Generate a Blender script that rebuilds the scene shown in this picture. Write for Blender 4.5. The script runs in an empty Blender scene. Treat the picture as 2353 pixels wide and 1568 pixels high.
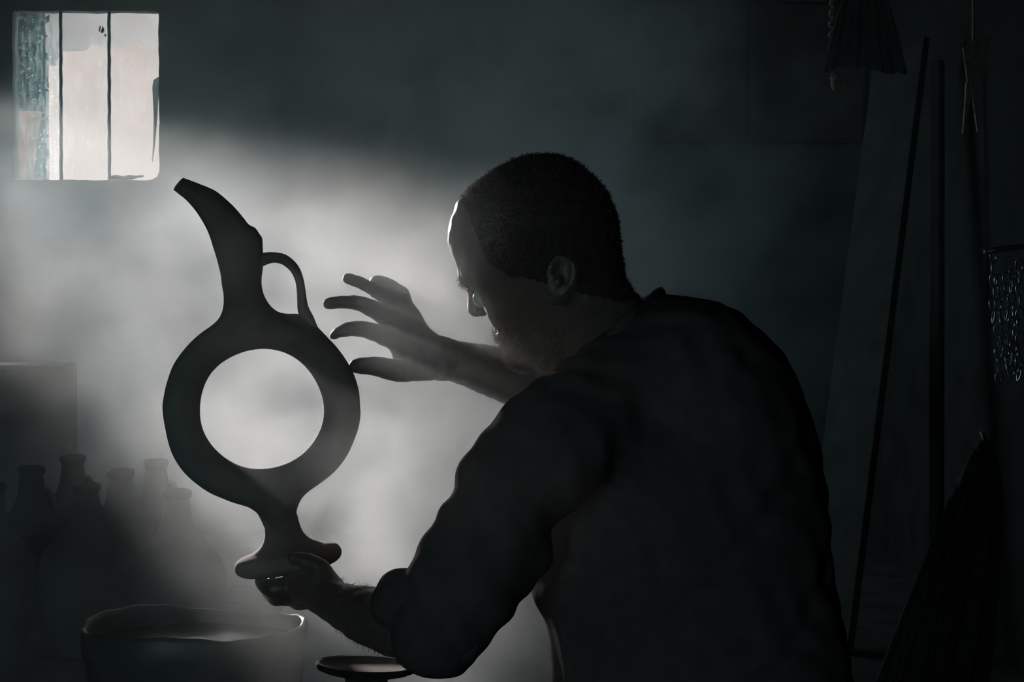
import bpy, bmesh, math, random
import numpy as np
from mathutils import Vector, Matrix
from mathutils.geometry import tessellate_polygon

random.seed(7)
rng = np.random.default_rng(11)
scene = bpy.context.scene
COL = scene.collection

# ------------------------------------------------------------------ camera
W, H, F = 2353.0, 1568.0, 6000.0          # frame and focal length in pixels (about 92 mm)
HORIZON = 520.0                            # image row of eye level
CAM_Z = 1.18
PITCH = math.atan((HORIZON - H / 2) / F)   # slightly downwards (negative)
FWD = Vector((0, math.cos(PITCH), math.sin(PITCH)))
UP = Vector((0, -math.sin(PITCH), math.cos(PITCH)))
CAM = Vector((0, 0, CAM_Z))


def ray(px, py):
    return FWD + Vector((1, 0, 0)) * ((px - W / 2) / F) + UP * ((H / 2 - py) / F)


def P(px, py, depth):
    """The point of the room that lies `depth` metres in front of the camera plane."""
    r = ray(px, py)
    return CAM + r * (depth / r.y)


cam_data = bpy.data.cameras.new("camera")
cam = bpy.data.objects.new("camera", cam_data)
COL.objects.link(cam)
cam.location = CAM
cam.rotation_euler = (math.pi / 2 + PITCH, 0, 0)
cam_data.sensor_width = 36.0
cam_data.lens = 36.0 * F / W
cam_data.clip_start = 0.02
cam_data.clip_end = 200
scene.camera = cam

# ------------------------------------------------------------------ world, sun, exposure
world = bpy.data.worlds.new("daylight")
scene.world = world
world.use_nodes = True
bg = world.node_tree.nodes["Background"]
bg.inputs["Color"].default_value = (0.60, 0.92, 1.0, 1)
bg.inputs["Strength"].default_value = 9.5

SUN_DIR = ray(-775, 30).normalized()       # towards the low sun, far outside the left edge
sun_data = bpy.data.lights.new("sun", "SUN")
sun_data.energy = 14.5
sun_data.angle = math.radians(1.5)
sun_data.color = (1.0, 0.93, 0.89)
sun = bpy.data.objects.new("sun", sun_data)
COL.objects.link(sun)
sun.location = (-4, 14, 3)
sun.rotation_euler = SUN_DIR.to_track_quat("Z", "Y").to_euler()

scene.view_settings.view_transform = "Standard"
scene.view_settings.look = "None"
scene.view_settings.gamma = 1.0
scene.view_settings.use_curve_mapping = False
scene.view_settings.exposure = 0.0
cy = scene.cycles
cy.use_denoising = True
try:
    cy.denoiser = "OPENIMAGEDENOISE"
except Exception:
    pass
cy.use_adaptive_sampling = True
cy.adaptive_threshold = 0.3
cy.adaptive_min_samples = 28
cy.max_bounces = 3
cy.diffuse_bounces = 1
cy.glossy_bounces = 2
cy.transmission_bounces = 3
cy.transparent_max_bounces = 10
cy.volume_bounces = 1
cy.sample_clamp_indirect = 4.0
cy.volume_step_rate = 3.0
cy.volume_max_steps = 256
cy.use_light_tree = False
cy.caustics_reflective = False
cy.caustics_refractive = False

# room extents
XL, XR = -2.00, 1.35
YF, YB = -0.9, 10.0
ZC = 2.55
WALL_T = 0.12


# ------------------------------------------------------------------ materials
def new_mat(name):
    m = bpy.data.materials.new(name)
    m.use_nodes = True
    return m


def principled(name, col, rough=0.8, noise=0.0, scale=20.0, bump=0.0, col2=None, spec=0.08, metallic=0.0, sheen=0.0):
    m = new_mat(name)
    nt = m.node_tree
    b = nt.nodes["Principled BSDF"]
    b.inputs["Base Color"].default_value = (*col, 1)
    b.inputs["Roughness"].default_value = rough
    b.inputs["Specular IOR Level"].default_value = spec
    b.inputs["Metallic"].default_value = metallic
    if sheen:
        b.inputs["Sheen Weight"].default_value = sheen
    if noise or bump or col2:
        tc = nt.nodes.new("ShaderNodeTexCoord")
        n = nt.nodes.new("ShaderNodeTexNoise")
        n.inputs["Scale"].default_value = scale
        n.inputs["Detail"].default_value = 2.5
        nt.links.new(tc.outputs["Object"], n.inputs["Vector"])
        if col2 or noise:
            r = nt.nodes.new("ShaderNodeValToRGB")
            c2 = col2 or tuple(min(1, c * (1 + noise)) for c in col)
            c1 = col if col2 else tuple(c * (1 - noise) for c in col)
            r.color_ramp.elements[0].position = 0.35
            r.color_ramp.elements[1].position = 0.65
            r.color_ramp.elements[0].color = (*c1, 1)
            r.color_ramp.elements[1].color = (*c2, 1)
            nt.links.new(n.outputs["Fac"], r.inputs["Fac"])
            nt.links.new(r.outputs["Color"], b.inputs["Base Color"])
        if bump >= 0.2:
            bp = nt.nodes.new("ShaderNodeBump")
            bp.inputs["Strength"].default_value = bump
            bp.inputs["Distance"].default_value = 0.01
            nt.links.new(n.outputs["Fac"], bp.inputs["Height"])
            nt.links.new(bp.outputs["Normal"], b.inputs["Normal"])
    return m


M = {}
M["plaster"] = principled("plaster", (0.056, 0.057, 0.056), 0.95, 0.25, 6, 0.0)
M["dark_plaster"] = principled("darker_plaster", (0.014, 0.0136, 0.0136), 0.95, 0.25, 6, 0.15)  # same plaster in a darker tone, for right wall and low wall
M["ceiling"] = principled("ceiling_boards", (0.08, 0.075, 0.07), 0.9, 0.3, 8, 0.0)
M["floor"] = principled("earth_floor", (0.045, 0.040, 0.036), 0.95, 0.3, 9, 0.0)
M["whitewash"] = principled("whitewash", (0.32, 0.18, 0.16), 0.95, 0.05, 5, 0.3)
M["shade_and_post_grey"] = principled("shade_and_post_grey", (0.35, 0.225, 0.21), 0.95, 0.06, 3, 0.2)  # roof tiles' shade put into the wall colour; also colours the plant post
M["hedge"] = principled("dark_leaves", (0.008, 0.012, 0.012), 0.9, 0.5, 30, 0.3)
M["terracotta"] = principled("terracotta", (0.115, 0.045, 0.028), 0.85, 0.15, 18, 0.25)
M["ground"] = principled("yard_ground", (0.42, 0.38, 0.33), 0.95, 0.15, 4, 0.3)
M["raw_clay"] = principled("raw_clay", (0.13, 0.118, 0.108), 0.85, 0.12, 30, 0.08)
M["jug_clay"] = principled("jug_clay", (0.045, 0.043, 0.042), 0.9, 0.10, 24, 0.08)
M["iron"] = principled("iron", (0.025, 0.025, 0.027), 0.55, 0.3, 40, 0.2, spec=0.5)
M["wheel"] = principled("dull_wheel", (0.008, 0.008, 0.008), 0.95, 0.2, 30, 0, spec=0.1)
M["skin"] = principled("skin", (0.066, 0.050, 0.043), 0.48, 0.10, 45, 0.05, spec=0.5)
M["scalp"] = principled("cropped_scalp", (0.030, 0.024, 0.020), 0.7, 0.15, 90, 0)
M["hair"] = principled("dark_hair", (0.035, 0.024, 0.018), 0.5, spec=0.5)
M["beard"] = principled("grey_brown_beard", (0.20, 0.13, 0.09), 0.45, spec=0.5)
M["shirt"] = principled("dark_cotton", (0.055, 0.052, 0.052), 0.95, 0.1, 60, 0.05, spec=0.0)
M["trousers"] = principled("dark_trousers", (0.02, 0.02, 0.023), 0.95, 0.1, 60, 0.05, spec=0.0)
M["leather"] = principled("dark_leather", (0.03, 0.02, 0.015), 0.6, 0.2, 40, 0.2)
M["eye"] = principled("eye_white", (0.6, 0.56, 0.52), 0.15, spec=0.6)
M["wood"] = principled("old_wood", (0.045, 0.037, 0.031), 0.85, 0.3, 14, 0.15)
M["pale_wood"] = principled("dusty_board", (0.036, 0.034, 0.032), 0.85, 0.2, 12, 0.4)
M["tub"] = principled("wet_plastic", (0.045, 0.043, 0.042), 0.5, 0.3, 22, 0.08, spec=0.4)
M["cloth"] = principled("dark_cloth", (0.045, 0.043, 0.043), 0.95, 0.25, 50, 0.1, spec=0.2)
M["rope"] = principled("rope", (0.22, 0.19, 0.15), 0.9, 0.25, 60, 0.4)
M["steel"] = principled("worn_steel", (0.30, 0.29, 0.28), 0.3, 0.2, 40, 0.1, metallic=0.9)


def slip_material():
    m = principled("watery_slip", (0.04, 0.04, 0.04), 0.16, 0.1, 12, 0.04, spec=0.3)
    return m


M["slip"] = slip_material()


def glass_material(name, dust, streak):
    """Thin window glass: clear, with a film of dust, runs and dried drops."""
    m = new_mat(name)
    nt = m.node_tree
    nt.nodes.remove(nt.nodes["Principled BSDF"])
    out = nt.nodes["Material Output"]
    tr = nt.nodes.new("ShaderNodeBsdfTransparent")
    tr.inputs["Color"].default_value = (0.95, 0.97, 0.97, 1)
    tl = nt.nodes.new("ShaderNodeBsdfTranslucent")
    tl.inputs["Color"].default_value = (0.92, 0.93, 0.92, 1)
    gl = nt.nodes.new("ShaderNodeBsdfGlossy")
    gl.inputs["Roughness"].default_value = 0.05
    mix = nt.nodes.new("ShaderNodeMixShader")
    mix2 = nt.nodes.new("ShaderNodeMixShader")
    mix2.inputs["Fac"].default_value = 0.003
    tc = nt.nodes.new("ShaderNodeTexCoord")
    mp = nt.nodes.new("ShaderNodeMapping")
    mp.inputs["Scale"].default_value = (75, 75, 13)
    nz = nt.nodes.new("ShaderNodeTexNoise")
    nz.inputs["Scale"].default_value = 1.0
    nz.inputs["Detail"].default_value = 4
    vo = nt.nodes.new("ShaderNodeTexVoronoi")
    vo.inputs["Scale"].default_value = 62
    r1 = nt.nodes.new("ShaderNodeMapRange")
    r1.inputs["From Min"].default_value = 0.45
    r1.inputs["From Max"].default_value = 0.85
    r1.inputs["To Min"].default_value = dust
    r1.inputs["To Max"].default_value = dust + streak
    r2 = nt.nodes.new("ShaderNodeMapRange")
    r2.inputs["From Min"].default_value = 0.10
    r2.inputs["From Max"].default_value = 0.26
    r2.inputs["To Min"].default_value = streak * 1.5
    r2.inputs["To Max"].default_value = 0.0
    ad = nt.nodes.new("ShaderNodeMath")
    ad.operation = "ADD"
    ad.use_clamp = True
    nt.links.new(tc.outputs["Object"], mp.inputs["Vector"])
    nt.links.new(mp.outputs["Vector"], nz.inputs["Vector"])
    nt.links.new(tc.outputs["Object"], vo.inputs["Vector"])
    nt.links.new(nz.outputs["Fac"], r1.inputs["Value"])
    nt.links.new(vo.outputs["Distance"], r2.inputs["Value"])
    nt.links.new(r1.outputs["Result"], ad.inputs[0])
    nt.links.new(r2.outputs["Result"], ad.inputs[1])
    nt.links.new(ad.outputs[0], mix.inputs["Fac"])
    nt.links.new(tr.outputs[0], mix.inputs[1])
    nt.links.new(tl.outputs[0], mix.inputs[2])
    nt.links.new(mix.outputs[0], mix2.inputs[1])
    nt.links.new(gl.outputs[0], mix2.inputs[2])
    nt.links.new(mix2.outputs[0], out.inputs["Surface"])
    return m


M["dirty_glass"] = glass_material("dusty_glass", 0.02, 0.12)
M["clear_glass"] = glass_material("clear_glass", 0.02, 0.06)


# ------------------------------------------------------------------ object helpers
def link(name, mesh, mat=None, parent=None, smooth=False):
    o = bpy.data.objects.new(name, mesh)
    COL.objects.link(o)
    if mat is not None and not mesh.materials:
        mesh.materials.append(mat)
    if parent is not None:
        o.parent = parent
        o.matrix_parent_inverse = parent.matrix_world.inverted()
    if smooth and len(mesh.polygons):
        mesh.polygons.foreach_set("use_smooth", [True] * len(mesh.polygons))
    return o


def tag(o, label=None, cat=None, group=None, kind=None):
    if label:
        o["label"] = label
    if cat:
        o["category"] = cat
    if group:
        o["group"] = group
    if kind:
        o["kind"] = kind
    return o


def thing(name, label, cat, loc=(0, 0, 0), group=None):
    o = bpy.data.objects.new(name, None)
    COL.objects.link(o)
    o.empty_display_size = 0.05
    o.location = loc
    bpy.context.view_layer.update()
    return tag(o, label, cat, group)


def mesh_from(verts, faces, name="mesh"):
    me = bpy.data.meshes.new(name)
    me.from_pydata([tuple(v) for v in verts], [], faces)
    me.update()
    return me


def bm_mesh(bm, name="mesh"):
    me = bpy.data.meshes.new(name)
    bmesh.ops.recalc_face_normals(bm, faces=bm.faces)
    bm.to_mesh(me)
    bm.free()
    return me


def box_bm(bm, lo, hi, bevel=0.0, mat=None):
    lo, hi = Vector(lo), Vector(hi)
    r = bmesh.ops.create_cube(bm, size=1)
    for v in r["verts"]:
        v.co = Vector(((lo[i] + hi[i]) / 2 + v.co[i] * (hi[i] - lo[i])) for i in range(3))
        if mat is not None:
            v.co = mat @ v.co
    if bevel:
        es = {e for v in r["verts"] for e in v.link_edges}
        bmesh.ops.bevel(bm, geom=list(es), offset=bevel, segments=2, profile=0.6, affect="EDGES")


def box(name, lo, hi, mat, parent=None, bevel=0.004):
    bm = bmesh.new()
    box_bm(bm, lo, hi, bevel)
    return link(name, bm_mesh(bm, name), mat, parent)


def revolve(profile, n=48, wobble=0.0, seed=0):
    """profile: (radius, height) pairs from bottom axis to top; returns verts, faces around z."""
    r_ = random.Random(seed)
    ph = [r_.uniform(0, 6.28) for _ in range(4)]
    vs, fs = [], []
    for (r, z) in profile:
        for i in range(n):
            a = 2 * math.pi * i / n
            w = 1 + wobble * (math.sin(2 * a + ph[0]) + 0.6 * math.sin(3 * a + ph[1] + z * 20) + 0.4 * math.sin(5 * a + ph[2]))
            vs.append((r * w * math.cos(a), r * w * math.sin(a), z))
    m = len(profile)
    for j in range(m - 1):
        for i in range(n):
            a, b = j * n + i, j * n + (i + 1) % n
            fs.append((a, b, b + n, a + n))
    fs.append(tuple(range(n - 1, -1, -1)))
    fs.append(tuple((m - 1) * n + i for i in range(n)))
    return vs, fs


def tube(points, radii, n=12, flat=1.0, side=None):
    """A tube through points; flat stretches the section along `side`."""
    pts = [Vector(p) for p in points]
    vs, fs = [], []
    prev = None
    for i, p in enumerate(pts):
        t = (pts[min(i + 1, len(pts) - 1)] - pts[max(i - 1, 0)]).normalized()
        ref = Vector(side) if side else (prev or (Vector((0, 0, 1)) if abs(t.z) < 0.9 else Vector((1, 0, 0))))
        u = (ref - t * ref.dot(t)).normalized()
        v = t.cross(u)
        prev = u
        for k in range(n):
            a = 2 * math.pi * k / n
            vs.append(p + (u * (math.cos(a) * flat) + v * math.sin(a)) * radii[i])
    for j in range(len(pts) - 1):
        for k in range(n):
            a, b = j * n + k, j * n + (k + 1) % n
            fs.append((a, a + n, b + n, b))
    fs.append(tuple(range(n)))
    fs.append(tuple((len(pts) - 1) * n + k for k in range(n - 1, -1, -1)))
    return vs, fs


def spline(pts, per=6, closed=False):
    """Catmull-Rom through points (any dimension)."""
    p = np.array(pts, float)
    n = len(p)
    out = []
    rngi = range(n) if closed else range(n - 1)
    for i in rngi:
        if closed:
            a, b, c, d = p[(i - 1) % n], p[i], p[(i + 1) % n], p[(i + 2) % n]
        else:
            a, b, c, d = p[max(i - 1, 0)], p[i], p[i + 1], p[min(i + 2, n - 1)]
        for t in np.arange(per) / per:
            out.append(0.5 * ((2 * b) + (c - a) * t + (2 * a - 5 * b + 4 * c - d) * t ** 2 + (3 * b - a - 3 * c + d) * t ** 3))
    if not closed:
        out.append(p[-1])
    return np.array(out)


# ------------------------------------------------------------------ implicit surfaces (smooth bodies)
class Field:
    def __init__(self, lo, hi, h):
        self.lo = np.array(lo, float)
        self.h = h
        n = np.ceil((np.array(hi) - self.lo) / h).astype(int) + 1
        self.ax = [self.lo[i] + h * np.arange(n[i]) for i in range(3)]
        self.F = np.full(n, 0.2, np.float32)

    def sub(self, lo, hi):
        sl = []
        for i in range(3):
            a = int(max(0, math.floor((lo[i] - self.lo[i]) / self.h)))
            b = int(min(len(self.ax[i]), math.ceil((hi[i] - self.lo[i]) / self.h) + 1))
            sl.append(slice(a, max(a, b)))
        X = self.ax[0][sl[0]][:, None, None]
        Y = self.ax[1][sl[1]][None, :, None]
        Z = self.ax[2][sl[2]][None, None, :]
        return tuple(sl), X, Y, Z

    def merge(self, sl, d, k, cut=False):
        a = self.F[sl]
        if a.size == 0:
            return
        if cut:
            b = -d
            if k > 0:
                hh = np.maximum(k - np.abs(a - b), 0) / k
                self.F[sl] = np.maximum(a, b) + hh * hh * k * 0.25
            else:
                self.F[sl] = np.maximum(a, b)
            return
        if k > 0:
            hh = np.maximum(k - np.abs(a - d), 0) / k
            self.F[sl] = np.minimum(a, d) - hh * hh * k * 0.25
        else:
            self.F[sl] = np.minimum(a, d)

    def cone(self, a, b, ra, rb, k=0.01, cut=False):
        a, b = np.array(a, float), np.array(b, float)
        r = max(ra, rb) + k + 0.02
        sl, X, Y, Z = self.sub(np.minimum(a, b) - r, np.maximum(a, b) + r)
        ab = b - a
        L2 = max(float(ab @ ab), 1e-9)
        t = np.clip(((X - a[0]) * ab[0] + (Y - a[1]) * ab[1] + (Z - a[2]) * ab[2]) / L2, 0, 1)
        d = np.sqrt((X - a[0] - t * ab[0]) ** 2 + (Y - a[1] - t * ab[1]) ** 2 + (Z - a[2] - t * ab[2]) ** 2) - (ra + (rb - ra) * t)
        self.merge(sl, d.astype(np.float32), k, cut)

    def chain(self, pts, radii, k=0.01):
        """A limb: one smooth tapering run of round cones, merged softly into the rest."""
        ctl = np.array([[*p, r] for p, r in zip(pts, radii)], float)
        if len(ctl) > 2:
            ctl = spline(ctl, 5)
        r = max(ctl[:, 3]) + k + 0.02
        sl, X, Y, Z = self.sub(ctl[:, :3].min(0) - r, ctl[:, :3].max(0) + r)
        best = None
        for i in range(len(ctl) - 1):
            a, b = ctl[i, :3], ctl[i + 1, :3]
            ab = b - a
            L2 = max(float(ab @ ab), 1e-9)
            t = np.clip(((X - a[0]) * ab[0] + (Y - a[1]) * ab[1] + (Z - a[2]) * ab[2]) / L2, 0, 1)
            d = np.sqrt((X - a[0] - t * ab[0]) ** 2 + (Y - a[1] - t * ab[1]) ** 2 + (Z - a[2] - t * ab[2]) ** 2) - (ctl[i, 3] + (ctl[i + 1, 3] - ctl[i, 3]) * t)
            d = d.astype(np.float32)
            best = d if best is None else np.minimum(best, d)
        self.merge(sl, best, k)

    def ellipsoid(self, c, ax, rot=None, k=0.01, cut=False):
        c = np.array(c, float)
        r = max(ax) + k + 0.02
        sl, X, Y, Z = self.sub(c - r, c + r)
        x, y, z = X - c[0], Y - c[1], Z - c[2]
        if rot is not None:
            R = np.array(rot.to_3x3().transposed())
            x, y, z = (R[i][0] * x + R[i][1] * y + R[i][2] * z for i in range(3))
        q = np.sqrt((x / ax[0]) ** 2 + (y / ax[1]) ** 2 + (z / ax[2]) ** 2)
        d = (q - 1) * min(ax) * 1.15
        self.merge(sl, d.astype(np.float32), k, cut)

    def loft(self, z, x0, x1, yc, hd, power=2.0, shear=0.0, k=0.01):
        """Stack of flat oval slices: z ascending, x0..x1 in x, yc +- hd in depth."""
        zlo, zhi = z[0], z[-1]
        sl, X, Y, Z = self.sub((min(x0) - 0.05, min(yc) - max(hd) - 0.06, zlo - 0.002), (max(x1) + 0.05, max(yc) + max(hd) + 0.06, zhi + 0.03))
        zz = np.clip(Z[0, 0], zlo, zhi)
        a = np.interp(zz, z, x0)[None, None, :]
        b = np.interp(zz, z, x1)[None, None, :]
        c = np.interp(zz, z, yc)[None, None, :]
        e = np.interp(zz, z, hd)[None, None, :]
        xc, hw = (a + b) / 2, np.maximum((b - a) / 2, 1e-4)
        u = np.abs((X - xc) / hw)
        v = np.abs((Y - c + shear * (X - xc)) / np.maximum(e, 1e-4))
        q = (u ** power + v ** power) ** (1 / power)
        d = (q - 1) * np.minimum(hw, e)
        d = np.maximum(d, Z - zhi)
        d = np.maximum(d, zlo - Z)
        self.merge(sl, d.astype(np.float32), k)

    def ripple(self, amp, freqs, seed=0, mask=None):
        r_ = np.random.default_rng(seed)
        X, Y, Z = self.ax[0][:, None, None], self.ax[1][None, :, None], self.ax[2][None, None, :]
        tot = 0
        for f in freqs:
            v = r_.normal(size=3)
            v /= np.linalg.norm(v)
            w = r_.normal(size=3)
            tot = tot + np.sin(f * (v[0] * X + v[1] * Y + v[2] * Z) + 1.7 * np.sin(0.43 * f * (w[0] * X + w[1] * Y + w[2] * Z)))
        d = (amp / len(freqs) * tot).astype(np.float32)
        near = np.abs(self.F) < 0.05
        self.F = np.where(near, self.F + d, self.F)

    def mesh(self, name="mesh", relax=2):
        Fv = self.F
        S = Fv < 0
        c = [S[:-1, :-1, :-1], S[1:, :-1, :-1], S[:-1, 1:, :-1], S[1:, 1:, :-1], S[:-1, :-1, 1:], S[1:, :-1, 1:], S[:-1, 1:, 1:], S[1:, 1:, 1:]]
        allin = c[0].copy()
        anyin = c[0].copy()
        for q in c[1:]:
            allin &= q
            anyin |= q
        act = anyin & ~allin
        idx = np.argwhere(act)
        ids = np.full(act.shape, -1, np.int32)
        ids[act] = np.arange(len(idx))
        acc = np.zeros((len(idx), 3))
        cnt = np.zeros(len(idx))
        I, J, K = idx.T
        off = [(0, 0, 0), (1, 0, 0), (0, 1, 0), (1, 1, 0), (0, 0, 1), (1, 0, 1), (0, 1, 1), (1, 1, 1)]
        vals = [Fv[I + o[0], J + o[1], K + o[2]] for o in off]
        for (a, b) in [(0, 1), (2, 3), (4, 5), (6, 7), (0, 2), (1, 3), (4, 6), (5, 7), (0, 4), (1, 5), (2, 6), (3, 7)]:
            fa, fb = vals[a], vals[b]
            cr = (fa < 0) != (fb < 0)
            t = np.where(cr, fa / np.where(cr, fa - fb, 1), 0)
            oa, ob = np.array(off[a]), np.array(off[b])
            pt = oa + t[:, None] * (ob - oa)
            acc[cr] += pt[cr]
            cnt[cr] += 1
        v = self.lo + self.h * (idx + acc / cnt[:, None])
        quads = []
        for axis in range(3):
            sl0 = [slice(None)] * 3
            sl1 = [slice(None)] * 3
            sl0[axis] = slice(0, -1)
            sl1[axis] = slice(1, None)
            A, B = S[tuple(sl0)], S[tuple(sl1)]
            e = np.argwhere(A != B)
            o1, o2 = (axis + 1) % 3, (axis + 2) % 3
            ok = (e[:, o1] > 0) & (e[:, o2] > 0) & (e[:, o1] < Fv.shape[o1] - 1) & (e[:, o2] < Fv.shape[o2] - 1)
            e = e[ok]
            ins = A[tuple(e.T)]

            def cell(d1, d2):
                q = e.copy()
                q[:, o1] += d1
                q[:, o2] += d2
                return ids[tuple(q.T)]
            q = np.stack([cell(-1, -1), cell(0, -1), cell(0, 0), cell(-1, 0)], 1)
            q[~ins] = q[~ins][:, ::-1]
            quads.append(q)
        quads = np.concatenate(quads)
        for _ in range(relax):
            s = np.zeros_like(v)
            n = np.zeros(len(v))
            for a in range(4):
                b = (a + 1) % 4
                np.add.at(s, quads[:, a], v[quads[:, b]])
                np.add.at(n, quads[:, a], 1)
                np.add.at(s, quads[:, b], v[quads[:, a]])
                np.add.at(n, quads[:, b], 1)
            v = v * 0.5 + 0.5 * s / np.maximum(n, 1)[:, None]
        me = bpy.data.meshes.new(name)
        me.vertices.add(len(v))
        me.vertices.foreach_set("co", v.ravel())
        me.loops.add(quads.size)
        me.loops.foreach_set("vertex_index", quads.ravel().astype(np.int32))
        me.polygons.add(len(quads))
        me.polygons.foreach_set("loop_start", np.arange(0, quads.size, 4, dtype=np.int32))
        me.polygons.foreach_set("loop_total", np.full(len(quads), 4, np.int32))
        me.polygons.foreach_set("use_smooth", np.ones(len(quads), bool))
        me.update(calc_edges=True)
        me.validate()
        return me


def px(n, depth):
    return n * depth / F


# ================================================================== THE SETTING
def wall_with_holes(name, outer, holes, origin, eu, ev, en, thick, mat):
    """Slab: 2D outer polygon and hole polygons in the (eu, ev) plane, thick along en."""
    loops = [outer] + holes
    origin, eu, ev, en = Vector(origin), Vector(eu), Vector(ev), Vector(en)
    flat = [p for l in loops for p in l]
    tris = tessellate_polygon([[Vector((p[0], p[1], 0)) for p in l] for l in loops])
    v0 = [origin + eu * p[0] + ev * p[1] for p in flat]
    n = len(flat)
    vs = v0 + [p + en * thick for p in v0]
    fs = [tuple(t) for t in tris] + [tuple(i + n for i in reversed(t)) for t in tris]
    s = 0
    for l in loops:
        for i in range(len(l)):
            a, b = s + i, s + (i + 1) % len(l)
            fs.append((a, b, b + n, a + n))
        s += len(l)
    bm = bmesh.new()
    bv = [bm.verts.new(v) for v in vs]
    for f in fs:
        try:
            bm.faces.new([bv[i] for i in f])
        except ValueError:
            pass
    return link(name, bm_mesh(bm, name), mat)


def rough_rect(x0, x1, z0, z1, amp, seed, corner=0.01, round_br=0.0, n=26):
    """A hand-plastered opening: slightly wavy edges, soft corners."""
    r_ = random.Random(seed)
    pts = []

    def edge(a, b, c0, c1):
        L = math.hypot(b[0] - a[0], b[1] - a[1])
        d = ((b[0] - a[0]) / L, (b[1] - a[1]) / L)
        nrm = (-d[1], d[0])
        ph = [r_.uniform(0, 6.28) for _ in range(3)]
        for i in range(n + 1):
            t = c0 / L + (1 - (c0 + c1) / L) * i / n
            s = t * L
            w = amp * (0.5 * math.sin(s * 31 + ph[0]) + 0.3 * math.sin(s * 83 + ph[1]) + 0.3 * math.sin(s * 190 + ph[2]))
            pts.append((a[0] + d[0] * s + nrm[0] * w, a[1] + d[1] * s + nrm[1] * w))
    br = round_br or corner
    edge((x0, z0), (x1, z0), corner, br)
    if round_br:
        pts.append((x1 - br * 0.30, z0 + br * 0.30))
    edge((x1, z0), (x1, z1), br, corner)
    edge((x1, z1), (x0, z1), corner, corner)
    edge((x0, z1), (x0, z0), corner, corner)
    return pts


# visible window in the back wall
w_lo = P(31, 414, YB)
w_hi = P(364, 25, YB)
WX0, WX1, WZ0, WZ1 = w_lo.x, w_hi.x, w_lo.z, w_hi.z
hole_back = rough_rect(WX0, WX1, WZ0, WZ1, 0.0022, 3, 0.010, 0.035)
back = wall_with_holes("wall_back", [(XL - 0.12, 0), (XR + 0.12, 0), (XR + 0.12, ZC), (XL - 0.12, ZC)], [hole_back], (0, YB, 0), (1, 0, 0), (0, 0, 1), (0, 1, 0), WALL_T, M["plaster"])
tag(back, kind="structure")

# side window in the left wall, out of the picture: the low sun comes in here
SY0, SY1 = 8.16, 9.93
SZ0, SZ1 = CAM_Z - 0.18, CAM_Z + 0.515
hole_left = rough_rect(SY0, SY1, SZ0, SZ1, 0.005, 5, 0.012)
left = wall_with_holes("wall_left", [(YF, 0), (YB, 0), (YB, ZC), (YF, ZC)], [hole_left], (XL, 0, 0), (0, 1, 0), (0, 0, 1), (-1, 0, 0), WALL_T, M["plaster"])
tag(left, kind="structure")
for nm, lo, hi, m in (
    ("wall_right", (XR, YF, 0), (XR + WALL_T, YB, ZC), "dark_plaster"),
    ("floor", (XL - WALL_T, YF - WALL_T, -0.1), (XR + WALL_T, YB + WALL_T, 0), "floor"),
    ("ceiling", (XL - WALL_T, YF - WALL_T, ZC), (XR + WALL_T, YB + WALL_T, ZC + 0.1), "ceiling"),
):
    tag(box(nm, lo, hi, M[m], bevel=0), kind="structure")

# wall behind the camera; unseen doorway added as blue fill for near sides
DX0, DX1, DZ1 = -1.45, -1.00, 1.80
front = wall_with_holes("wall_front", [(XL - 0.12, 0), (DX0, 0), (DX0, DZ1), (DX1, DZ1), (DX1, 0), (XR + 0.12, 0), (XR + 0.12, ZC), (XL - 0.12, ZC)], [], (0, YF, 0), (1, 0, 0), (0, 0, 1), (0, -1, 0), WALL_T, M["plaster"])
tag(front, kind="structure")

# low plastered wall behind the jugs, at the left edge of the picture
lw_r = P(155, 840, 6.05)
bm = bmesh.new()
box_bm(bm, (XL, 6.05, 0), (lw_r.x, 6.19, lw_r.z), 0.01)
tag(link("wall_low", bm_mesh(bm), M["dark_plaster"]), kind="structure")

# portal that guides the sampling of the daylight through the side window and the added doorway
for nm, loc, rot, sx, sz in (
    ("fill_doorway_portal", ((DX0 + DX1) / 2, YF - WALL_T - 0.01, DZ1 / 2), (math.pi / 2, 0, 0), DX1 - DX0, DZ1),
    ("side_window_portal", (XL - WALL_T - 0.01, (SY0 + SY1) / 2, (SZ0 + SZ1) / 2), (0, -math.pi / 2, 0), SZ1 - SZ0, SY1 - SY0),
):
    ld = bpy.data.lights.new(nm, "AREA")
    ld.shape = "RECTANGLE"
    ld.size, ld.size_y = sx, sz
    ld.cycles.is_portal = True
    lo_ = bpy.data.objects.new(nm, ld)
    COL.objects.link(lo_)
    lo_.location = loc
    lo_.rotation_euler = rot

# window_2: an unseen bar added across the side window casts a dark stripe
win2 = bpy.data.objects.new("window_2", None)
COL.objects.link(win2)
win2.location = (XL - WALL_T / 2, (SY0 + SY1) / 2, SZ0)
tag(win2, "side window in the left wall that lets the low sun in", kind="structure")
bpy.context.view_layer.update()
box("stripe_transom", (XL - 0.09, SY0 - 0.01, CAM_Z - 0.115), (XL - 0.03, SY1 + 0.01, CAM_Z - 0.035), M["wood"], win2, 0.004)

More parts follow.
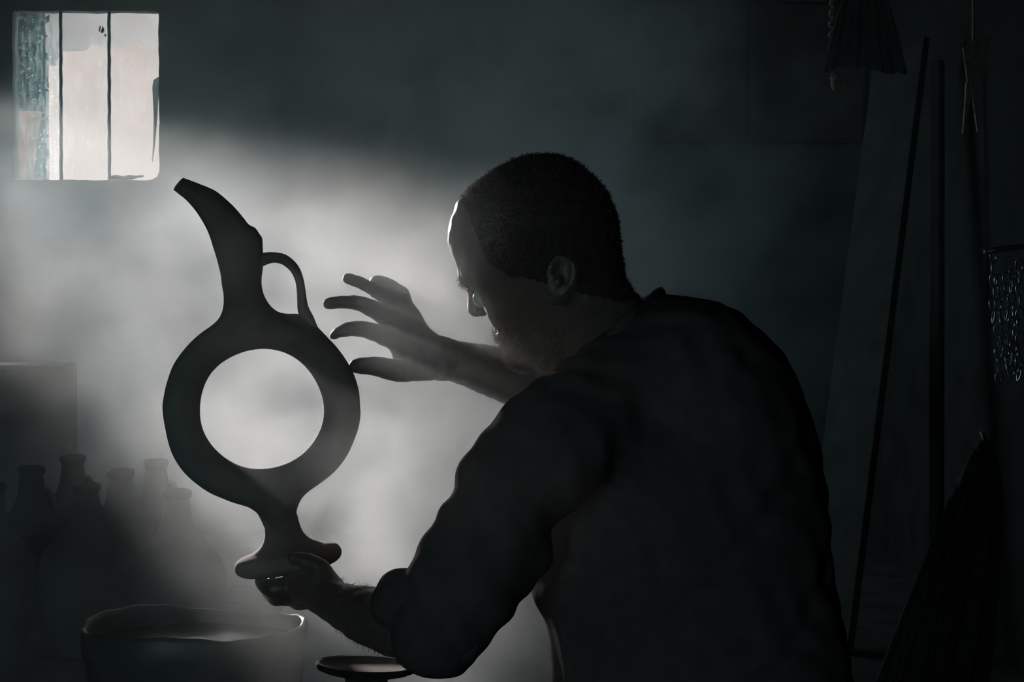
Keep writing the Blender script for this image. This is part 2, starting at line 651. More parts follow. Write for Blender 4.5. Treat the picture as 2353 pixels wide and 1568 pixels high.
# window_1: bars and three panes
win = bpy.data.objects.new("window_1", None)
COL.objects.link(win)
win.location = ((WX0 + WX1) / 2, YB + 0.05, WZ0)
tag(win, "small barred window in the smoky back wall", kind="structure")
bpy.context.view_layer.update()
bar_x = [P(139.5, 200, YB + 0.03).x, P(250.5, 200, YB + 0.03).x]
for i, bx_ in enumerate(bar_x):
    top, bot = Vector((bx_ + 0.001, YB + 0.035, WZ1 + 0.012)), Vector((bx_ - 0.002, YB + 0.035, WZ0 - 0.012))
    n = 24
    pts = [bot.lerp(top, t / n) + Vector((0.0009 * math.sin(t * 1.9 + i), 0, 0)) for t in range(n + 1)]
    vs, fs = tube(pts, [0.0068 + 0.0006 * math.sin(t * 2.3 + i) for t in range(n + 1)], 8)
    link("bar", mesh_from(vs, fs), M["iron"], win, True)
edges = [WX0 - 0.006, bar_x[0], bar_x[1], WX1 + 0.006]
for i in range(3):
    o = box("pane", (edges[i] + 0.001, YB + 0.052, WZ0 - 0.008), (edges[i + 1] - 0.001, YB + 0.055, WZ1 + 0.008), M["dirty_glass" if i == 0 else "clear_glass"], win, 0)
    if i == 0:
        o["label"] = "dusty pane with dried drops"
# dark flakes stuck on the middle pane, and the crumbling lower edge of the right one
for pts in ([(228, 62), (232, 58), (230, 72), (227, 74)], [(236, 58), (240, 70), (236, 76), (231, 75)], [(241, 77), (245, 80), (243, 84), (239, 82)]):
    q = [P(a, b, YB + 0.050) for a, b in pts]
    vs = [Vector(v) for v in q] + [Vector(v) + Vector((0, 0.0015, 0)) for v in q]
    n = len(q)
    fs = [tuple(range(n)), tuple(range(2 * n - 1, n - 1, -1))] + [(i, (i + 1) % n, n + (i + 1) % n, n + i) for i in range(n)]
    link("flake", mesh_from(vs, fs), M["iron"], win)
q = spline([(256, 405), (268, 402), (282, 405), (296, 402), (312, 404), (327, 403), (331, 406), (318, 409), (300, 413), (270, 413), (256, 412)], 4, True)
q = [P(a, b, YB + 0.046) for a, b in q]
n = len(q)
vs = q + [v + Vector((0, 0.004, 0)) for v in q]
fs = [tuple(range(n)), tuple(range(2 * n - 1, n - 1, -1))] + [(i, (i + 1) % n, n + (i + 1) % n, n + i) for i in range(n)]
link("broken_putty", mesh_from(vs, fs), M["iron"], win)

# ------------------------------------------------------------------ yard outside the window
tag(box("yard_ground", (-14, -14, -0.24), (12, 30, -0.11), M["ground"], bevel=0), kind="structure")
YW = 12.0
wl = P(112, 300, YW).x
top_px = [(112, 150), (128, 152), (140, 118), (175, 118), (198, 116), (207, 107), (217, 102), (230, 105), (240, 110), (262, 109), (285, 109), (293, 101), (303, 94), (312, 96), (320, 108), (340, 110), (375, 109), (470, 109)]  # scallops trace the edge of the roof tiles' shadow
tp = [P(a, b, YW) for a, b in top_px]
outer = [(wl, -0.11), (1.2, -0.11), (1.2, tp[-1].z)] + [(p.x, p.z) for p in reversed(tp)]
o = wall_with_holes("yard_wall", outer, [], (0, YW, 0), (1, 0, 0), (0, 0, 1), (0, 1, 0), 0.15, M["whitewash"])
tag(o, kind="structure")
o = box("tile_shadow_wall", (P(100, 60, 13.2).x, 13.2, -0.11), (2.0, 13.6, 5.5), M["shade_and_post_grey"], bevel=0)  # added wall whose grey tone stands for the roof tiles' shadow band
tag(o, kind="structure")

# dark hedge beyond the left pane
def leafy(name, lo, hi, n, size, mat, seed):
    r_ = np.random.default_rng(seed)
    vs, fs = [], []
    bm = bmesh.new()
    box_bm(bm, [lo[i] + 0.06 for i in range(3)], [hi[i] - 0.06 for i in range(3)])
    bm.verts.ensure_lookup_table()
    vs = [v.co.copy() for v in bm.verts]
    bm.verts.index_update()
    fs = [tuple(v.index for v in f.verts) for f in bm.faces]
    bm.free()
    for _ in range(n):
        p = Vector([r_.uniform(lo[i], hi[i]) for i in range(3)])
        p.y = lo[1] + abs(r_.normal()) * 0.06
        a = Vector(r_.normal(size=3)).normalized() * size
        b = a.orthogonal().normalized() * size * 0.5
        s = len(vs)
        vs += [p - a, p + b, p + a, p - b]
        fs.append((s, s + 1, s + 2, s + 3))
    return link(name, mesh_from(vs, fs), mat)


o = leafy("hedge", (-2.84, 12.7, -0.11), (-2.27, 13.15, 3.4), 2600, 0.04, M["hedge"], 4)
tag(o, "dark clipped hedge seen through the dusty left window pane", "hedge")

# terracotta planter outside
plc = P(54, 258, 10.95)
prof = [(0.085, 0), (0.088, 0.02)]
hp = plc.z - 0.30
prof = [(0.034, 0.0), (0.041, 0.05), (0.069, 0.26), (0.074, 0.268), (0.076, 0.30), (0.070, 0.302), (0.064, 0.285), (0.001, 0.28)]
pl = thing("planter", "terracotta planter standing outside behind the dusty pane", "planter", (plc.x, 10.95, hp))
vs, fs = revolve(prof, 36)
o = link("pot_body", mesh_from(vs, fs), M["terracotta"], None, True)
o.parent = pl
st = thing("plant_stand", "pale post carrying the terracotta planter outside the window", "stand", (plc.x, 10.95, -0.11))
o = box("post", (-0.05, -0.05, 0), (0.05, 0.05, hp - 0.02 + 0.11), M["shade_and_post_grey"], None, 0.005)
o.parent = st
o = box("top_plate", (-0.07, -0.07, hp - 0.02 + 0.11), (0.07, 0.07, hp + 0.11), M["shade_and_post_grey"], None, 0.003)
o.parent = st

# dark stick leaning outside at the right edge of the window
q0 = [(364, 176), (353, 184), (350, 200), (353, 270), (352, 330), (349, 365), (350, 372), (356, 330), (362, 250), (366, 200)]
q = [P(a, b, YB + 0.10) for a, b in q0]
n = len(q)
vs = q + [v + Vector((0, 0.012, 0)) for v in q]
fs = [tuple(range(n)), tuple(range(2 * n - 1, n - 1, -1))] + [(i, (i + 1) % n, n + (i + 1) % n, n + i) for i in range(n)]
o = link("wood_splinter", mesh_from(vs, fs), M["wood"])
tag(o, "dark pointed splinter of wood wedged at the right edge of the window", "splinter")

# ================================================================== THE VESSEL
DP = 2.95
left_c = [(423, 409), (411, 422), (400, 437), (423, 456.5), (446, 482), (465, 511), (477.5, 536), (487, 565), (497, 597), (505, 629), (508, 654), (512, 676.5), (511, 705), (503, 727.5), (487, 745), (462, 763), (439, 783), (414, 812), (395, 842), (382, 879), (375, 910), (372, 942), (379, 988), (389.5, 1030.5), (403, 1060), (424, 1089), (451, 1113.5), (480.5, 1133.6), (510, 1147), (540, 1158.5), (569.5, 1167), (582, 1174), (593, 1183), (603, 1202), (609, 1215), (620, 1230)]
right_c = [(672, 1230), (681, 1214), (684, 1200), (683, 1183), (685, 1170), (695, 1148), (713.5, 1129.6), (740, 1111), (772.5, 1084), (799, 1049), (815, 1014), (826, 982), (830, 953), (829, 934), (826, 899), (815, 862), (799, 832), (777, 801), (752, 774), (729, 750), (713, 733), (700, 724), (680, 720), (659, 720), (637, 715), (618, 699), (605, 676.5), (600, 654), (600, 635), (603, 612), (604, 590), (602, 571), (601, 547), (594, 536), (584, 522), (570, 515), (557, 499), (538, 477), (516, 456), (490, 436), (455, 421)]
outer = spline(left_c, 4)[:-1].tolist() + spline(right_c, 4).tolist()
ang = np.linspace(0, 2 * math.pi, 72, endpoint=False)
hole = np.stack([600.5 + (143.3 + 1.2 * np.sin(5 * ang + 1)) * np.cos(ang), 940.5 + (139 + 1.2 * np.sin(4 * ang)) * np.sin(ang)], 1)


def poly_sdf(gx, gy, loops):
    """Signed distance (negative inside) of pixel-grid points to even-odd polygons."""
    best = np.full(gx.shape, 1e9)
    inside = np.zeros(gx.shape, bool)
    for L in loops:
        L = np.asarray(L)
        for i in range(len(L)):
            ax_, ay = L[i]
            bx_, by = L[(i + 1) % len(L)]
            dx, dy = bx_ - ax_, by - ay
            t = np.clip(((gx - ax_) * dx + (gy - ay) * dy) / max(dx * dx + dy * dy, 1e-9), 0, 1)
            best = np.minimum(best, (gx - ax_ - t * dx) ** 2 + (gy - ay - t * dy) ** 2)
            if ay != by:
                c = (ay > gy) != (by > gy)
                inside ^= c & (gx < dx * (gy - ay) / dy + ax_)
    return np.where(inside, -1, 1) * np.sqrt(best)


def vessel_body():
    step = 3.0
    xs = np.arange(362, 842, step)
    ys = np.arange(398, 1250, step)
    gx, gy = np.meshgrid(xs, ys, indexing="ij")
    d = -poly_sdf(gx, gy, [outer, hole])            # positive inside, in pixels
    T = 46.0
    dd = np.clip(d, -30, T)
    zs = np.arange(-54, 54.1, step)
    # inflate: half depth is sqrt(d (2T - d)); field below is close to a distance
    rad = T - np.sqrt((T - dd[:, :, None]) ** 2 + zs[None, None, :] ** 2)
    fld = Field((0, 0, 0), (1, 1, 1), 1)
    fld.F = (-rad).astype(np.float32)
    fld.lo = np.zeros(3)
    fld.h = 1.0
    me = fld.mesh("vessel_body", 2)
    co = np.empty(len(me.vertices) * 3)
    me.vertices.foreach_get("co", co)
    co = co.reshape(-1, 3) * step + np.array([xs[0], ys[0], zs[0]])
    a, b, c = P(0, 0, DP), P(1000, 0, DP), P(0, 1000, DP)
    ex, ey = np.array(b - a) / 1000, np.array(c - a) / 1000
    w = np.array(P(601, 942, DP)) + (co[:, :1] - 601) * ex + (co[:, 1:2] - 942) * ey + co[:, 2:] * np.array([0, DP / F, 0])
    me.vertices.foreach_set("co", w.ravel())
    me.flip_normals()
    me.update()
    return me


foot_c = P(661, 1283, DP)
vessel = thing("ring_vessel", "tall dark clay vessel with a ring-shaped body and a curved spout, held by the potter", "vessel", foot_c)
vb = vessel_body()
link("ring_body", vb, M["raw_clay"], vessel, True)
hp_ = [(596, 600, 15), (612, 594, 14), (630, 592, 12.2), (648, 595, 12), (662, 603, 11.8), (677, 618.5, 11), (687, 641, 10), (691.5, 666, 10.2), (694, 693, 11.5), (697, 712, 13.5), (706, 735, 16), (716, 760, 16)]
sp = spline(hp_, 5)
vs, fs = tube([P(a, b, DP) for a, b, _ in sp], [px(r, DP) for _, _, r in sp], 20, 1.45, (0, 1, 0))
link("handle", mesh_from(vs, fs), M["raw_clay"], vessel, True)
prof_px = [(0, -29), (80, -29), (104, -27), (118, -20), (125, -9), (124, 2), (117, 12), (103, 17.5), (84, 22), (69, 29), (58, 36), (50, 45), (43, 60), (39.6, 83), (38.5, 96), (28, 108), (0, 110)]
pr = spline(prof_px, 4)
vs, fs = revolve([(max(0.3, r) * DP / F, t * DP / F) for r, t in pr], 56, 0.004, 2)
axis = (P(601, 942, DP) - foot_c).normalized()
R = axis.to_track_quat("Z", "X").to_matrix().to_4x4()
me = mesh_from([foot_c + R @ Vector(v) for v in vs], fs)
link("foot", me, M["raw_clay"], vessel, True)
# rim of the spout: a thin lip around the opening
a_, b_ = P(423, 409, DP), P(400, 437, DP)
mid = (a_ + b_) / 2
u = (a_ - b_) / 2
nrm = (mid - P(450, 470, DP)).normalized()
ring = []
for k in range(25):
    t = 2 * math.pi * k / 24
    ring.append(mid + u * math.cos(t) * 0.80 + Vector((0, 1, 0)) * u.length * 0.80 * math.sin(t) - nrm * 0.001)
vs, fs = tube(ring, [0.0022] * 25, 8)
link("spout_lip", mesh_from(vs, fs), M["raw_clay"], vessel, True)

# ================================================================== THE POTTER
person = thing("person", "potter in a dark shirt with cropped hair and short beard bending over the vessel", "person", (0.21, 2.95, 0))
DH = 2.94
body = Field((-0.37, 2.66, 0.60), (0.40, 3.42, 1.285), 0.0026)

# head and neck: stacked slices measured along the silhouette
xl_pts = [(352, 1250), (353, 1232), (355, 1215), (360, 1196), (367, 1176), (376, 1157), (397, 1123), (423, 1088), (451, 1060), (470, 1046), (495, 1037), (526, 1030), (555, 1028), (576, 1033), (600, 1044), (625, 1053), (642, 1058), (655, 1067), (668, 1082), (682, 1094), (700, 1107), (715, 1114), (733, 1121), (749, 1133), (765, 1147), (783, 1161), (800, 1175), (818, 1187), (833, 1199), (842, 1212), (846, 1240), (850, 1272), (870, 1290), (960, 1310)]
xr_pts = [(352, 1256), (353, 1272), (355, 1284), (363, 1309), (382, 1340), (414, 1372), (446, 1396), (481, 1412), (516, 1419), (555, 1425), (583, 1426), (614, 1430), (635, 1435), (667, 1453), (693, 1474), (720, 1490), (800, 1520), (960, 1600)]
ys = np.unique(np.concatenate([np.arange(352, 380, 1.5), np.arange(380, 960, 4)]))
xl = np.interp(ys, *np.array(xl_pts).T)
xr = np.interp(ys, *np.array(xr_pts).T)
hd = np.interp(ys, [545, 620, 680, 740, 800, 846, 870, 960], [0.078, 0.076, 0.070, 0.063, 0.056, 0.052, 0.055, 0.065])
up_ = ys < 545
hd[up_] = 0.078 * np.sqrt(np.maximum(0.0004, 1 - ((545 - ys[up_]) / 194.0) ** 2))
dc = np.interp(ys, [352, 700, 850, 960], [2.94, 2.94, 2.955, 2.97])
zz = np.array([P(1200, y, DH).z for y in ys])
X0 = np.array([P(a, y, DH).x for a, y in zip(xl, ys)])
X1 = np.array([P(a, y, DH).x for a, y in zip(xr, ys)])
o_ = np.argsort(zz)
body.loft(zz[o_], X0[o_], X1[o_], dc[o_], hd[o_], 2.15, 0.22, 0.0)


def bp(x, y, d):
    return P(x, y, d)


# face: nose, brow, far cheek, lips, ears
body.cone(bp(1084, 664, 3.00), bp(1096, 706, 3.035), px(10, 3), px(22.5, 3), 0.006)
body.ellipsoid(bp(1108, 713, 3.015), (0.010, 0.012, 0.008), None, 0.004)
body.ellipsoid(bp(1104, 712, 3.045), (0.009, 0.009, 0.008), None, 0.004)
body.cone(bp(1072, 646, 2.955), bp(1078, 650, 3.03), px(12, 3), px(11, 3), 0.010)
body.ellipsoid(bp(1168, 735, 3.02), (0.018, 0.028, 0.030), None, 0.01)
body.ellipsoid(bp(1089, 681, 2.955), (0.010, 0.013, 0.008), None, 0.006, cut=True)
body.ellipsoid(bp(1092, 683, 3.055), (0.010, 0.013, 0.008), None, 0.006, cut=True)
body.cone(bp(1152, 770, 2.985), bp(1150, 768, 3.02), px(11, 3), px(11, 3), 0.006)
body.cone(bp(1164, 784, 2.985), bp(1162, 783, 3.02), px(11, 3), px(11, 3), 0.006)
body.ellipsoid(bp(1205, 822, 2.99), (0.022, 0.024, 0.020), None, 0.02)
for (ed, sg) in ((2.868, -1), (3.012, 1)):
    e_rot = Matrix.Rotation(math.radians(18), 4, "Y")
    body.ellipsoid(bp(1292, 640, ed), (0.019, 0.010, 0.033), e_rot, 0.006)
    body.ellipsoid(bp(1288, 634, ed + sg * 0.010), (0.011, 0.007, 0.020), e_rot, 0.003, cut=True)
    body.ellipsoid(bp(1282, 648, ed + sg * 0.004), (0.006, 0.006, 0.007), None, 0.003)

# torso under the shirt
body.cone(bp(1440, 830, 2.97), bp(1560, 1050, 2.97), 0.06, 0.10, 0.03)
body.cone(bp(1560, 1050, 2.97), bp(1600, 1560, 2.97), 0.10, 0.10, 0.03)
body.cone(bp(1560, 1000, 2.97), bp(1370, 985, 2.86), 0.08, 0.04, 0.03)
body.cone(bp(1560, 960, 3.00), bp(1430, 930, 3.13), 0.08, 0.045, 0.03)

# near (left) arm: upper arm, forearm, wrist
arm = [bp(1340, 975, 2.83), bp(1235, 1062, 2.80), bp(1145, 1165, 2.775), bp(1062, 1330, 2.755), bp(1005, 1450, 2.74), bp(925, 1438, 2.76), bp(850, 1416, 2.795), bp(778, 1389, 2.84), bp(745, 1368, 2.86)]
body.chain(arm, [px(70, 2.8), px(72, 2.8), px(70, 2.77), px(70, 2.75), px(74, 2.73), px(76, 2.76), px(68, 2.8), px(50, 2.84), px(44, 2.86)], 0.014)
# near hand: palm under the foot, fingers curled below it, thumb on the near side
body.chain([bp(752, 1368, 2.86), bp(705, 1352, 2.88), bp(668, 1350, 2.905)], [px(44, 2.87), px(40, 2.88), px(30, 2.9)], 0.010)
body.cone(bp(738, 1345, 2.865), bp(690, 1358, 2.92), px(34, 2.87), px(30, 2.9), 0.010)
fing = [
    ([(690, 1345, 2.895), (630, 1352, 2.885), (607, 1346, 2.905), (600, 1334, 2.935)], [26, 21.5, 18.5, 15]),
    ([(695, 1356, 2.900), (640, 1371, 2.90), (622, 1360, 2.94), (625, 1340, 2.97)], [26, 22.5, 20, 16]),
    ([(700, 1364, 2.905), (655, 1373, 2.925), (645, 1362, 2.965), (652, 1342, 2.99)], [25, 22.5, 20, 16]),
    ([(712, 1370, 2.91), (684, 1384, 2.93), (675, 1368, 2.97), (682, 1345, 2.99)], [25, 21.5, 18, 15]),
]
for pts, rr in fing:
    body.chain([bp(*p) for p in pts], [px(r, 2.9) for r in rr], 0.004)
body.chain([bp(752, 1350, 2.86), bp(738, 1312, 2.862), bp(706, 1291, 2.868), bp(672, 1284, 2.873)], [px(31, 2.86), px(25, 2.86), px(20, 2.87), px(16, 2.87)], 0.006)

# far (right) arm reaching out behind the face
body.chain([bp(1440, 930, 3.13), bp(1300, 915, 3.23)], [px(85, 3.15), px(75, 3.2)], 0.014)
body.chain([bp(1300, 915, 3.23), bp(1180, 868, 3.15), bp(1090, 842, 3.08), bp(1022, 824, 3.035)], [px(73, 3.2), px(66, 3.14), px(52, 3.08), px(47, 3.04)], 0.014)
# far hand: back of the hand, four spread fingers, thumb
kn = {"index": (888, 772, 2.985), "middle": (898, 733, 3.0), "ring": (917, 702, 3.018), "little": (921, 678, 3.035)}
for nm, r0 in (("index", 23), ("middle", 26), ("ring", 25), ("little", 19)):
    slim = nm in ("ring", "little")
    body.cone(bp(986, 828, 3.02) if slim else bp(1010, 824, 3.03), bp(*kn[nm]), px(31 if slim else 40, 3.03), px(r0, 3.0), 0.010)
body.cone(bp(1010, 830, 3.02), bp(925, 815, 2.985), px(38, 3.0), px(26, 3.0), 0.010)
ff = [
    ([kn["index"], (832, 757, 2.965), (789, 759, 2.958), (765, 772, 2.965)], [23, 20.5, 15.5, 10]),
    ([kn["middle"], (836, 700, 2.975), (790, 694.5, 2.972), (756, 698, 2.978)], [25, 18.5, 15.5, 13]),
    ([kn["ring"], (868, 671, 3.0), (829, 651, 2.998), (799, 640, 3.0)], [23, 17.5, 14.5, 13]),
    ([kn["little"], (885, 652, 3.03), (860, 652, 3.05), (858, 676, 3.07)], [20, 18, 15, 11]),
]
for pts, rr in ff:
    body.chain([bp(*p) for p in pts], [px(r, 2.98) for r in rr], 0.005)
body.chain([bp(985, 838, 3.005), bp(918, 851, 2.965), bp(856, 842, 2.945), bp(818, 841, 2.945)], [px(37, 3.0), px(26.5, 2.97), px(22, 2.95), px(15.5, 2.95)], 0.008)
body.ripple(0.0012, [140, 210, 330], 3)
body_me = body.mesh("body", 2)
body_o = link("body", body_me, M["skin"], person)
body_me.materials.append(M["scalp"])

# fingernails are part of the skin; eyes are their own
for (ex, ey, ed) in ((1106, 686, 2.957), (1106, 686, 3.045)):
    bm = bmesh.new()
    bmesh.ops.create_uvsphere(bm, u_segments=20, v_segments=12, radius=0.0098)
    me = bm_mesh(bm)
    me.transform(Matrix.Translation(P(ex, ey, ed)))
    link("eye", me, M["eye"], person, True)

# shirt ----------------------------------------------------------------
shirt = Field((-0.24, 2.55, 0.52), (0.44, 3.36, 1.13), 0.0036)
rows = [(674, 1505, 1520, .012), (677, 1492, 1538, .045), (681, 1484, 1575, .075), (686, 1478, 1612, .095), (695, 1470, 1655, .115), (715, 1450, 1694, .137), (755, 1420, 1741, .158), (805, 1390, 1790, .172), (850, 1350, 1820, .178), (900, 1305, 1843, .182), (955, 1280, 1860, .186), (1010, 1262, 1875, .186), (1070, 1248, 1886, .184), (1130, 1236, 1895, .182), (1200, 1226, 1903, .18), (1290, 1216, 1910, .178), (1355, 1221, 1921, .176), (1395, 1241, 1930, .174), (1430, 1258, 1936, .172), (1470, 1266, 1944, .172), (1568, 1262, 1959, .172), (1840, 1275, 1985, .17)]
r_ = np.array(rows, float)
ys = np.unique(np.concatenate([np.arange(674, 700, 1.5), np.arange(700, 1840, 6)]))
xl, xr, hd = (np.interp(ys, r_[:, 0], r_[:, i]) for i in (1, 2, 3))
zz = np.array([P(1500, y, 2.97).z for y in ys])
X0 = np.array([P(a, y, 2.97).x for a, y in zip(xl, ys)])
X1 = np.array([P(a, y, 2.97).x for a, y in zip(xr, ys)])
o_ = np.argsort(zz)
shirt.loft(zz[o_], X0[o_], X1[o_], np.full(len(ys), 2.97), hd[o_], 2.3, 0.0, 0.0)
# near shoulder and sleeve, with the cloth bunched in three bulges
shirt.chain([bp(1470, 880, 2.90), bp(1335, 966, 2.81), bp(1245, 1046, 2.78)], [px(140, 2.88), px(132, 2.82), px(137, 2.78)], 0.03)
shirt.cone(bp(1225, 1062, 2.775), bp(1160, 1117, 2.765), px(130, 2.77), px(119, 2.765), 0.008)
shirt.cone(bp(1130, 1195, 2.76), bp(1068, 1320, 2.745), px(113, 2.75), px(119, 2.745), 0.010)
shirt.cone(bp(1050, 1345, 2.745), bp(1003, 1450, 2.73), px(116, 2.74), px(109, 2.73), 0.014)
shirt.cone(bp(1180, 1265, 2.80), bp(1085, 1365, 2.76), px(93, 2.78), px(82, 2.76), 0.035)
# far sleeve
shirt.chain([bp(1500, 880, 3.05), bp(1430, 925, 3.13), bp(1320, 925, 3.21)], [px(130, 3.05), px(105, 3.13), px(86, 3.2)], 0.03)
shirt.ripple(0.0055, [38, 61, 90, 140], 5)
shirt_o = link("shirt", shirt.mesh("shirt", 2), M["shirt"], person)
cuff = Field((-0.20, 2.60, 0.62), (0.03, 2.90, 0.88), 0.003)
cuff.cone(bp(941, 1392, 2.755), bp(985, 1428, 2.745), px(92, 2.75), px(100, 2.745), 0.0)
cuff.cone(bp(1005, 1452, 2.73), bp(1030, 1465, 2.728), px(107, 2.73), px(84, 2.73), 0.006)
cuff.ripple(0.004, [60, 110, 170], 8)
link("rolled_sleeve", cuff.mesh("rolled_sleeve", 2), M["shirt"], shirt_o)
# collar
cpts = [(1512, 690, 2.96), (1470, 722, 2.885), (1400, 790, 2.862), (1330, 838, 2.88), (1285, 868, 2.93), (1290, 872, 2.99), (1350, 830, 3.035), (1440, 750, 3.04), (1500, 698, 3.0)]
cs = spline([tuple(P(*c)) for c in cpts], 6, True)
cs = np.concatenate([cs, cs[:1]])
vs, fs = tube(cs, [0.0075 + 0.0015 * math.sin(i * 0.9) for i in range(len(cs))], 10, 1.7, (0.3, 0, 1))
link("collar", mesh_from(vs, fs), M["shirt"], shirt_o, True)

# trousers and shoes, below the picture
tro = Field((-0.22, 2.36, 0.03), (0.46, 3.58, 0.66), 0.009)
tro.ellipsoid((0.23, 2.96, 0.555), (0.15, 0.18, 0.10), None, 0.0)
for s in (-1, 1):
    tro.cone((0.20, 2.96 + s * 0.10, 0.52), (-0.06, 2.96 + s * 0.40, 0.355), 0.092, 0.066, 0.03)
    tro.cone((-0.06, 2.96 + s * 0.40, 0.355), (-0.02, 2.96 + s * 0.42, 0.10), 0.066, 0.055, 0.02)
link("trousers", tro.mesh("trousers", 2), M["trousers"], person)
for s in (-1, 1):
    sh = Field((-0.26, 2.96 + s * 0.42 - 0.09, -0.01), (0.10, 2.96 + s * 0.42 + 0.09, 0.16), 0.006)
    sh.cone((0.02, 2.96 + s * 0.42, 0.045), (-0.17, 2.96 + s * 0.43, 0.036), 0.042, 0.034, 0.01)
    sh.cone((0.0, 2.96 + s * 0.42, 0.05), (-0.01, 2.96 + s * 0.42, 0.10), 0.044, 0.046, 0.02)
    link("shoe", sh.mesh("shoe", 1), M["leather"], person)

# hair ------------------------------------------------------------------
nv = len(body_me.vertices)
bco = np.empty(nv * 3)
body_me.vertices.foreach_get("co", bco)
bco = bco.reshape(-1, 3)
bno = np.empty(nv * 3)
body_me.vertices.foreach_get("normal", bno)
bno = bno.reshape(-1, 3)


def project(p):
    q = p - np.array(CAM)
    f = q @ np.array(FWD)
    return W / 2 + F * q[:, 0] / f, H / 2 - F * (q @ np.array(UP)) / f


bpx, bpy_ = project(bco)


def bristles(name, idx, n, length, width, lean, mat, seed, jitter=0.5, inset=0.001):
    """Short tapering hairs rooted in the skin, one mesh."""
    r_ = np.random.default_rng(seed)
    pick = r_.choice(idx, n)
    root = bco[pick] + r_.normal(size=(n, 3)) * 0.0012
    d = bno[pick] + r_.normal(size=(n, 3)) * jitter + np.array(lean)
    d /= np.linalg.norm(d, axis=1)[:, None]
    root = root - bno[pick] * inset
    L = length * r_.uniform(0.55, 1.25, n)[:, None]
    a = np.cross(d, r_.normal(size=(n, 3)))
    a /= np.linalg.norm(a, axis=1)[:, None]
    b = np.cross(d, a)
    vs = np.empty((n, 4, 3))
    for k in range(3):
        t = 2 * math.pi * k / 3
        vs[:, k] = root + width * (a * math.cos(t) + b * math.sin(t))
    vs[:, 3] = root + d * L
    base = np.arange(n)[:, None] * 4
    fs = np.concatenate([base + np.array([[0, 1, 3]]), base + np.array([[1, 2, 3]]), base + np.array([[2, 0, 3]])])
    me = mesh_from(vs.reshape(-1, 3), fs.tolist(), name)
    o = link(name, me, mat, person)
    o["kind"] = "stuff"
    return o


head_sel = (bco[:, 2] > P(0, 690, DH).z) & (np.abs(bco[:, 1] - 2.94) < 0.13) & (bpx > 1000) & (bpx < 1500)
# hair line runs from the brow up over the temple and down behind the ear
hair_line = np.interp(bpy_, [352, 440, 520, 600, 690], [1000, 1052, 1085, 1115, 1240])
scalp = head_sel & (bpx > hair_line) & (bpy_ < np.interp(bpx, [1200, 1300, 1440], [640, 668, 700])) & ~((((bpx - 1291) / 33) ** 2 + ((bpy_ - 643) / 52) ** 2 < 1) & (np.abs(bco[:, 1] - 2.94) > 0.06))
hidx = np.nonzero(scalp)[0]
li = np.empty(len(body_me.polygons) * 4, np.int32)
body_me.polygons.foreach_get("vertices", li)
body_me.polygons.foreach_set("material_index", scalp[li.reshape(-1, 4)].all(1).astype(np.int32))
bristles("hair", hidx, 15000, 0.0036, 0.00045, (0.15, 0, 0.1), M["hair"], 1, 0.55)
brd = (bpy_ > 752) & (bpy_ < 852) & (bpx > 1130) & (bpx < 1300) & (np.abs(bco[:, 1] - 2.97) < 0.09)
bristles("beard", np.nonzero(brd)[0], 6500, 0.0055, 0.00028, (-0.3, 0, -0.45), M["beard"], 2, 0.45)
brw = (bpy_ > 634) & (bpy_ < 668) & (bpx < 1092) & (bpx > 1040) & (np.abs(bco[:, 1] - 2.98) < 0.08)
bristles("eyebrows", np.nonzero(brw)[0], 420, 0.0065, 0.00025, (-0.2, 0.1, -0.4), M["hair"], 3, 0.4)
fo = (bpx > 770) & (bpx < 925) & (bpy_ > 1325) & (bpy_ < 1520) & (bco[:, 1] < 2.92)
bristles("arm_hair", np.nonzero(fo)[0], 1500, 0.0085, 0.00016, (0.35, 0, -0.5), M["hair"], 4, 0.6)
fo = (bpx > 1060) & (bpx < 1240) & (bpy_ > 780) & (bpy_ < 930) & (bco[:, 1] > 3.02)
bristles("arm_hair", np.nonzero(fo)[0], 700, 0.006, 0.00016, (0.5, 0, 0.2), M["beard"], 5, 0.5)

# stool under the potter
stool = thing("stool", "low wooden stool carrying the seated potter", "stool", (0.24, 2.96, 0))
vs, fs = revolve([(0.001, 0.385), (0.165, 0.385), (0.172, 0.392), (0.172, 0.412), (0.165, 0.419), (0.001, 0.42)], 40)
o = link("seat", mesh_from(vs, fs), M["wood"])
o.parent = stool
for k in range(3):
    a = 2 * math.pi * k / 3 + 0.4
    vs, fs = tube([(0.10 * math.cos(a), 0.10 * math.sin(a), 0.39), (0.17 * math.cos(a), 0.17 * math.sin(a), 0.0)], [0.021, 0.017], 10)
    o = link("leg", mesh_from(vs, fs), M["wood"], None, True)
    o.parent = stool

# ================================================================== WORK BENCH, TUB, TURNTABLE
BZ = 0.50
bench = thing("work_bench", "low plank work bench below the vessel", "bench", (-0.55, 3.1, 0))
n = 4
y0, y1 = 2.70, 3.55
for i in range(n):
    a = y0 + (y1 - y0) * i / n
    o = box("plank", (-1.05 + 0.55, a + 0.003 - 3.1, BZ - 0.035), (-0.06 + 0.55, a + (y1 - y0) / n - 0.003 - 3.1, BZ), M["wood"], None, 0.003)
    o.parent = bench
for sx in (-1.0, -0.16):
    for sy in (2.82, 3.44):
        o = box("leg", (sx + 0.55 - 0.03, sy - 3.1 - 0.03, 0), (sx + 0.55 + 0.03, sy - 3.1 + 0.03, BZ - 0.035), M["wood"], None, 0.004)
        o.parent = bench

